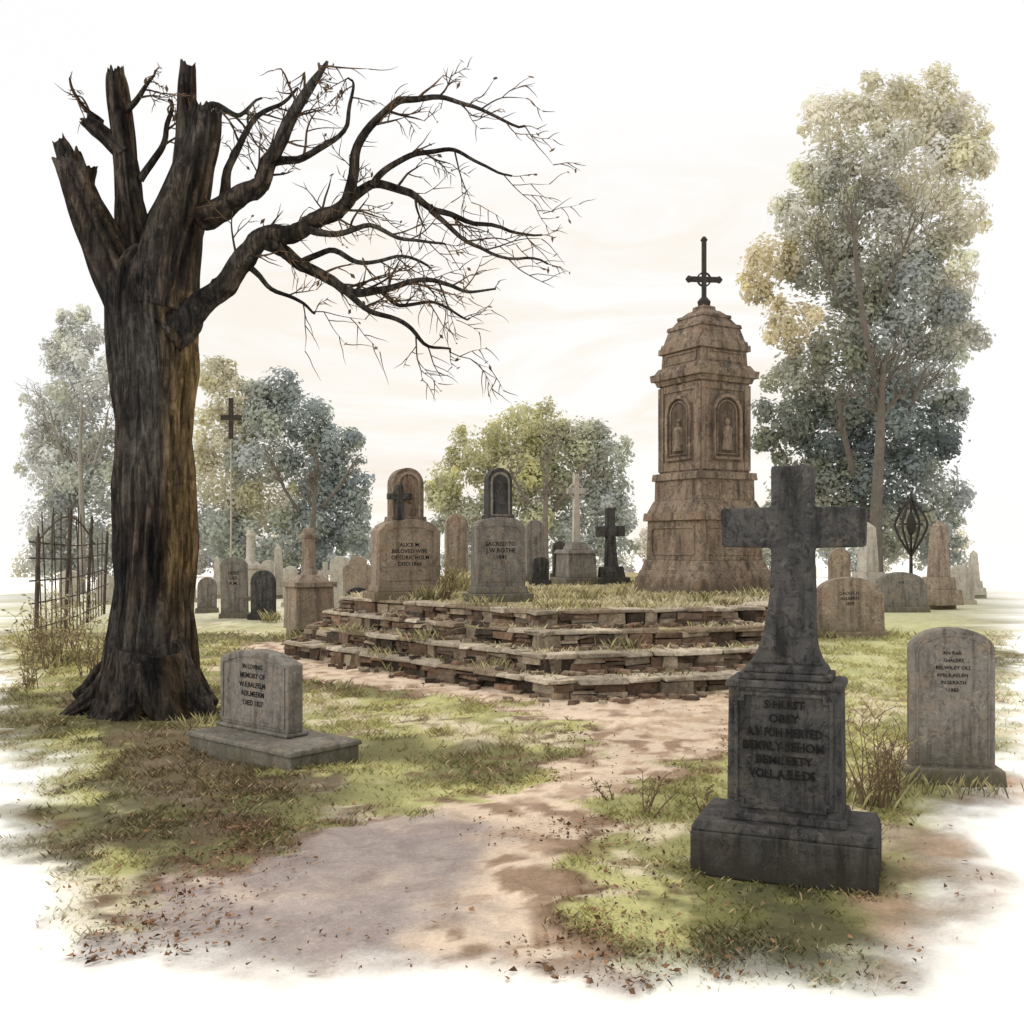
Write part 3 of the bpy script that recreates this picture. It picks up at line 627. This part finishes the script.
px_limb([(150,300,24),(160,240,18),(172,200,14),(180,170,10),(186,140,7)],24,12,.2,dy=.35,jag=.8)
mains=[
 ([(165,335,26),(186,315,17),(206,300,12),(225,282,11),(243,258,10.5),(272,238,9.5),(310,228,8.5),(340,208,7.2),(352,188,5.5)],-.15,-.3),
 ([(345,205,6.2),(352,165,5),(372,128,4),(400,100,3.4),(440,98,2.3),(485,113,1.6),(525,126,1)],-.45,-.5),
 ([(345,200,5.2),(372,186,4.5),(410,194,3.8),(445,212,3),(490,228,2),(542,235,1)],-.45,.5),
 ([(262,243,8),(292,258,6.2),(325,280,5),(350,293,4.5),(385,290,3.5),(430,283,2.3),(470,290,1.6),(495,288,1)],-.35,.7),
 ([(340,288,4),(365,305,3),(400,322,2.3),(430,345,1.6),(450,352,1)],0.0,-.5),
 ([(372,186,4),(392,165,3),(420,150,2.6),(450,152,2.1),(480,165,1.6),(512,176,1)],-.45,.7),
 ([(430,205,3),(460,238,2.2),(500,255,1.6),(548,264,1)],-.2,-.2),
 ([(205,215,14),(235,200,10),(262,180,8.5),(278,145,7),(295,108,5.8),(310,82,4.2),(327,62,1.5)],-.15,-.4),
 ([(270,165,4.5),(305,158,3.5),(340,135,2.5),(352,100,1.8),(348,78,1)],-.3,.5),
 ([(222,205,6.5),(234,160,4),(250,128,3),(275,108,2.2),(298,88,1.2)],0,.5),
 ([(190,120,5),(214,105,3.5),(240,112,2.4),(262,98,1.2)],.2,.4),
 ([(120,120,4),(140,100,3),(150,84,2),(155,72,1)],.2,-.3),
 ([(100,125,3.4),(84,105,2.4),(74,90,1.6),(70,78,1)],.2,-.2),
 ([(300,262,3.5),(330,250,2.8),(360,262,2.2),(395,258,1.6),(430,268,1)],-.2,-.6),
 ([(240,262,3.5),(268,285,2.3),(296,298,1.6),(315,312,1)],-.2,-.5),
 ([(140,180,4),(160,150,3.4),(172,120,2.6),(168,100,1.5)],.2,.2),
 ([(310,228,4.5),(335,238,3),(370,228,2.3),(410,240,1.6),(445,244,1)],-.4,-.3),
 ([(380,290,2.6),(400,305,2),(440,305,1.5),(470,318,1)],.1,.3),
]
tips=[]
def twig(mb,p,d,l,r,depth):
    n=4; pts=[p.copy()]; q=p.copy(); dd=d.copy()
    for i in range(n):
        dd=(dd+Vector((random.uniform(-.25,.25)+.06,random.uniform(-.2,.2),random.uniform(-.30,.22)))).normalized()
        if q.z>5.95 and dd.z>0: dd.z*=-.3; dd.normalize()
        q=q+dd*l/n; pts.append(q.copy())
    rr=[r*(1-.16*i)*(1 if i<n else .45) for i in range(n+1)]
    tube(mb,pts,rr,5,col=(.24,.155,.095) if depth<2 else (.14,.10,.07),sub=2)
    tips.append(q)
    if depth>0:
        for i in range(1,n+1):
            if random.random()<.75:
                s=random.choice([-1,1]); a=math.radians(random.uniform(25,55))*s
                nd=Matrix.Rotation(a,3,'Y')@dd; nd=(nd+Vector((0,random.uniform(-.35,.35),0))).normalized()
                twig(mb,pts[i],nd,l*random.uniform(.45,.75),max(rr[i]*.7,.005),depth-1)
for (pl,dy,ry) in mains:
    big=pl[0][2]>7.5
    P,Rr=px_limb(pl,14 if big else 8,9 if big else 6,.15 if big else .05,dy=dy,ramp_y=ry,wob=.06)
    L=len(P)
    for i in range(L//4,L,3):
        if Rr[i]>.105: continue
        if random.random()<.7:
            T=(P[min(i+1,L-1)]-P[i-1]).normalized(); s=random.choice([-1,1])
            nd=(Matrix.Rotation(math.radians(random.uniform(28,62))*s,3,'Y')@T+Vector((0,random.uniform(-.4,.4),0))).normalized()
            sc_=.6 if pl[-1][0]<200 else 1
            twig(tb,P[i],nd,random.uniform(.25,.58)*sc_,max(.006,min(Rr[i]*.5,.015)),1 if random.random()<.35 else 2)
    T=(P[-1]-P[-2]).normalized(); twig(tb,P[-1],T,.16,.005,1)
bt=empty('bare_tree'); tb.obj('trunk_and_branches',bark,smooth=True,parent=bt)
tp=[t for t in tips if random.random()<.2]; V=[];C=[]
for t in tp:
    a=Vector((random.uniform(-1,1),random.uniform(-1,1),random.uniform(-1,1))).normalized(); b_=a.orthogonal().normalized(); s=random.uniform(.018,.04)
    for q in(a*s,b_*s*.5,-a*s,-b_*s*.5): V.append(t+q); C.append([.14,.09,.05])
npmesh('withered_leaves',np.array([tuple(v) for v in V]),np.arange(len(V)).reshape(-1,4),np.array(C),attr_mat('withered_leaf_mat',20,bst=0),parent=bt)

# ================= BACKGROUND TREES
fol=attr_mat('foliage_mat',.8,(.80,1.15),trans=.45,bst=0)
barkbg=attr_mat('far_bark_mat',4,(.7,1.3),bst=0)
def crown(name,blobs,D,leafpx,parent,dens=1.0,flat=.8,sub=9,k1=.82):
    Cs=[];Rs=[];Co=[]
    for (px,py,r,col) in blobs:
        c0=W(px,py,D+random.uniform(-.3,.3)*r*D/F); r0=r*D/F; col=np.array(col)
        Cs.append(tuple(c0));Rs.append(r0*k1);Co.append(col*.95)
        for _ in range(sub):
            d=Vector((random.gauss(0,1),random.gauss(0,1)*flat,random.gauss(0,1))).normalized()
            k=random.uniform(.2,.45); Cs.append(tuple(c0+d*r0*random.uniform(.6,.92))); Rs.append(r0*k)
            Co.append(col*random.uniform(.74,1.22)*(1+.15*d.z)*np.array([1,1,random.uniform(.85,1.1)]))
    Cs=np.array(Cs);Rs=np.array(Rs);Co=np.array(Co); lp=leafpx*D/F
    cnt=np.maximum((Rs/lp)**2*3.4*dens,12).astype(int); I=np.repeat(np.arange(len(Rs)),cnt); n=len(I)
    d=rng.normal(size=(n,3)); d/=np.linalg.norm(d,axis=1)[:,None]
    rad=Rs[I]*rng.random(n)**.33*(.85+.35*rng.random(n)**3)
    P=Cs[I]+d*rad[:,None]
    nr=d+rng.normal(size=(n,3))*.35+np.array([0,-.35,.35]); nr/=np.linalg.norm(nr,axis=1)[:,None]
    t=np.cross(nr,rng.normal(size=(n,3))); t/=np.linalg.norm(t,axis=1)[:,None]; bt_=np.cross(nr,t)
    s=lp*(.5+.9*rng.random(n))[:,None]
    V=np.stack([P+t*s,P+bt_*s*.6+t*s*.1,P-t*s,P-bt_*s*.55],1).reshape(-1,3)
    C=Co[I]*(.92+.16*rng.random((n,1))); C=np.clip(np.repeat(C,4,0),.02,.85)
    return npmesh(name,V,np.arange(4*n).reshape(-1,4),C,fol,parent=parent)
def limbs(parent,D,limbsl,col,depth=2,tw=1.0,front=-.5):
    b=MB()
    def tg(p,d,l,r,dep):
        pts=[p];q=p;dd=d
        for i in range(3): dd=(dd+Vector((random.uniform(-.2,.2),random.uniform(-.2,.2),random.uniform(-.1,.2)))).normalized(); q=q+dd*l/3; pts.append(q)
        tube(b,pts,[r,r*.8,r*.6,r*.3],5,col=col,sub=1)
        if dep>0:
            for i in (1,2,3):
                for s in(-1,1):
                    if random.random()<.75: tg(pts[i],(Matrix.Rotation(math.radians(random.uniform(22,48))*s,3,'Y')@dd+Vector((0,random.uniform(-.4,.0),0))).normalized(),l*.62,r*.6,dep-1)
    for pl in limbsl:
        n=len(pl); pts=[W(x,y,D+front*i) for i,(x,y,r) in enumerate(pl)]; rad=[r*D/F*.75 for *_,r in pl]
        P,R_=tube(b,pts,rad,8,col=col,sub=3)
        for i in range(len(P)//2,len(P)):
            for s in(-1,1):
                T=(P[i]-P[i-1]).normalized()
                if random.random()<.6: tg(P[i],(Matrix.Rotation(math.radians(random.uniform(25,50))*s,3,'Y')@T).normalized(),tw*random.uniform(.7,1.2),R_[i]*.55,depth)
    b.obj('trunk_and_limbs',barkbg,parent=parent)
pale=(.74,.70,.57); pale2=(.62,.605,.51); och=(.66,.585,.40); gg=(.43,.43,.345); gb=(.44,.455,.415); dkb=(.235,.265,.25); dk=(.28,.29,.235)  # distance haze is painted in as paler leaf colours
t=empty('tall_tree')
crown('foliage',[(828,118,34,pale),(880,104,34,pale),(930,108,40,pale),(965,120,30,pale),(968,160,30,pale),(825,170,36,pale2),(872,165,46,pale2),(925,180,50,pale),(962,215,34,pale),(845,215,44,gg),(797,222,32,pale2),(900,240,46,pale2),(768,262,34,och),(815,268,40,gg),(860,275,44,gg),(915,290,50,gb),(950,285,34,pale),(950,330,34,pale2),(790,325,34,och),(838,335,42,gg),(885,345,46,gb),(925,375,42,gb),(798,375,34,gg),(840,390,46,dk),(885,410,50,dkb),(930,430,44,dkb),(788,425,36,dk),(830,445,46,dkb),(830,490,42,dk),(885,480,50,dkb),(935,490,38,gb),(793,490,34,gg),(890,525,40,gg),(935,535,32,gb),(830,530,34,gg),(955,400,22,gb),(752,290,18,och)],35,2.7,t,dens=2.0)
limbs(t,35,[[(878,592,9),(876,520,8),(880,440,6),(882,390,4),(884,365,2)],[(874,540,6),(850,460,4),(838,400,2)],[(880,470,5),(910,410,3),(925,370,1.5)],[(880,420,5),(865,330,4),(856,260,3),(852,205,1.5)],[(866,330,3),(830,280,2),(815,240,1)],[(868,320,3),(895,270,2),(915,220,1)]],(.15,.13,.11),2,1.0,-1.3)
t=empty('round_tree'); cy=(.60,.575,.35); cg=(.50,.50,.36); cb=(.49,.505,.45)
crown('foliage',[(450,478,28,cy),(475,452,32,cy),(510,438,32,cy),(545,428,30,cy),(575,438,28,cg),(555,470,42,cg),(598,455,34,cb),(612,490,30,cb),(590,500,40,cb),(505,480,42,cy),(455,515,30,cg),(530,515,38,cg),(490,520,34,cg),(622,515,22,cb),(570,540,34,cb),(440,500,22,cy),(520,550,30,cb),(610,545,26,cb),(465,550,24,cb)],42,2.2,t,dens=1.7)
limbs(t,42,[[(546,585,5),(545,530,4),(546,490,2.5),(548,455,1)],[(545,530,3),(520,490,2),(508,465,1)],[(545,520,3),(572,485,2),(585,462,1)]],(.2,.17,.14),2,1.0,-2.0)
t=empty('round_tree')
lb=(.36,.395,.375); ll=(.66,.62,.47); lg=(.50,.52,.47)
crown('foliage',[(212,372,24,ll),(232,400,30,ll),(225,440,36,ll),(280,388,26,lb),(265,415,32,lg),(262,455,42,lg),(303,418,32,lb),(335,448,32,lb),(352,485,26,lb),(312,470,44,lb),(330,510,38,lb),(215,485,36,ll),(220,530,38,lg),(262,505,42,ll),(290,535,38,lg),(345,530,28,lb),(195,520,28,lg),(250,555,30,lg),(310,560,28,lb)],36,2.4,t,dens=1.8)
limbs(t,36,[[(312,590,5),(312,540,4),(315,495,2.5),(318,455,1)],[(312,530,3),(285,490,2),(272,460,1)],[(312,520,3),(340,485,2),(352,465,1)]],(.17,.15,.13),2,.9,-2.1)
t=empty('pale_tree'); fl=(.60,.60,.555); fl2=(.49,.50,.46)
crown('foliage',[(82,335,26,fl),(62,362,26,fl),(92,385,36,fl),(52,410,34,fl),(88,435,40,fl2),(52,470,36,fl),(92,485,40,fl2),(50,520,34,fl),(90,540,38,fl2),(55,560,30,fl2),(70,325,16,fl),(40,440,22,fl)],33,2.4,t,dens=1.8)
limbs(t,33,[[(82,600,5),(82,520,4),(80,450,2.5),(82,400,1)],[(82,510,3),(60,450,2),(50,410,1)],[(82,500,3),(102,440,2),(108,410,1)]],(.27,.25,.22),2,.9,-1.6)
t=empty('distant_trees'); bl=[]
for x in range(28,390,20): bl.append((x+random.uniform(-6,6),556+random.uniform(-16,6),random.uniform(18,28),random.choice([(.60,.585,.51),(.54,.555,.52),(.64,.60,.50)])))
for x in range(640,970,20): bl.append((x+random.uniform(-6,6),560+random.uniform(-14,6),random.uniform(16,24),random.choice([(.54,.54,.47),(.50,.52,.48),(.62,.58,.48)])))
for x in range(385,645,20): bl.append((x,566+random.uniform(-5,3),14,(.62,.61,.54)))
crown('foliage',bl,50,2.0,t,dens=1.4,sub=6)

# ================= TWIGGY SHRUBS
def shrub(px,py,hpx,n,name='dry_shrub',z=0,col=(.16,.11,.07),leaf=(.36,.31,.16),sp=.35):
    x,y=G(px,py,z); h=hpx*y/F; b=MB(); e=empty(name,(0,0,0)); tl=[]
    for i in range(n):
        p=Vector((x+random.uniform(-.3,.3)*h*.5,y+random.uniform(-.2,.2)*h,z-.02)); d=Vector((random.uniform(-sp,sp),random.uniform(-sp,sp),1)).normalized(); l=h*random.uniform(.6,1.05)
        pts=[p];q=p;dd=d
        for k in range(4): dd=(dd+Vector((random.uniform(-.15,.15),random.uniform(-.15,.15),0))).normalized(); q=q+dd*l/4; pts.append(q)
        tube(b,pts,[.006,.005,.004,.003,.002],5,col=col,sub=2)
        for k in(1,2,3,4):
            for s in(-1,1):
                if random.random()<.7:
                    nd=(Matrix.Rotation(math.radians(random.uniform(25,60))*s,3,'Y')@dd+Vector((0,random.uniform(-.5,.5),0))).normalized(); q2=pts[k]+nd*l*random.uniform(.12,.28)
                    tube(b,[pts[k],pts[k].lerp(q2,.5)+Vector((0,0,.01)),q2],[.003,.0025,.0015],4,col=col,sub=1); tl.append(q2); tl.append(pts[k].lerp(q2,.6))
    b.obj('stems',barkbg,parent=e)
    V=[];C=[]
    for t in tl:
        a=Vector((random.uniform(-1,1),random.uniform(-1,1),random.uniform(-.5,1))).normalized(); c_=a.orthogonal().normalized(); s=random.uniform(.010,.024)*max(.8,y/8); f=random.uniform(.5,1.3)
        for q in(a*s,c_*s*.5,-a*s,-c_*s*.5): V.append(tuple(t+q)); C.append([leaf[0]*f,leaf[1]*f,leaf[2]*f])
    npmesh('leaves',np.array(V),np.arange(len(V)).reshape(-1,4),np.array(C),fol,parent=e)
shrub(872,805,90,16); shrub(893,800,65,10); shrub(648,815,50,5,sp=.7); shrub(55,668,70,18); shrub(90,678,60,14); shrub(32,664,60,14); shrub(450,598,40,12,z=.8); shrub(700,812,28,4,sp=.7); shrub(75,655,70,14); shrub(610,800,30,3,sp=.8); shrub(30,690,45,10)
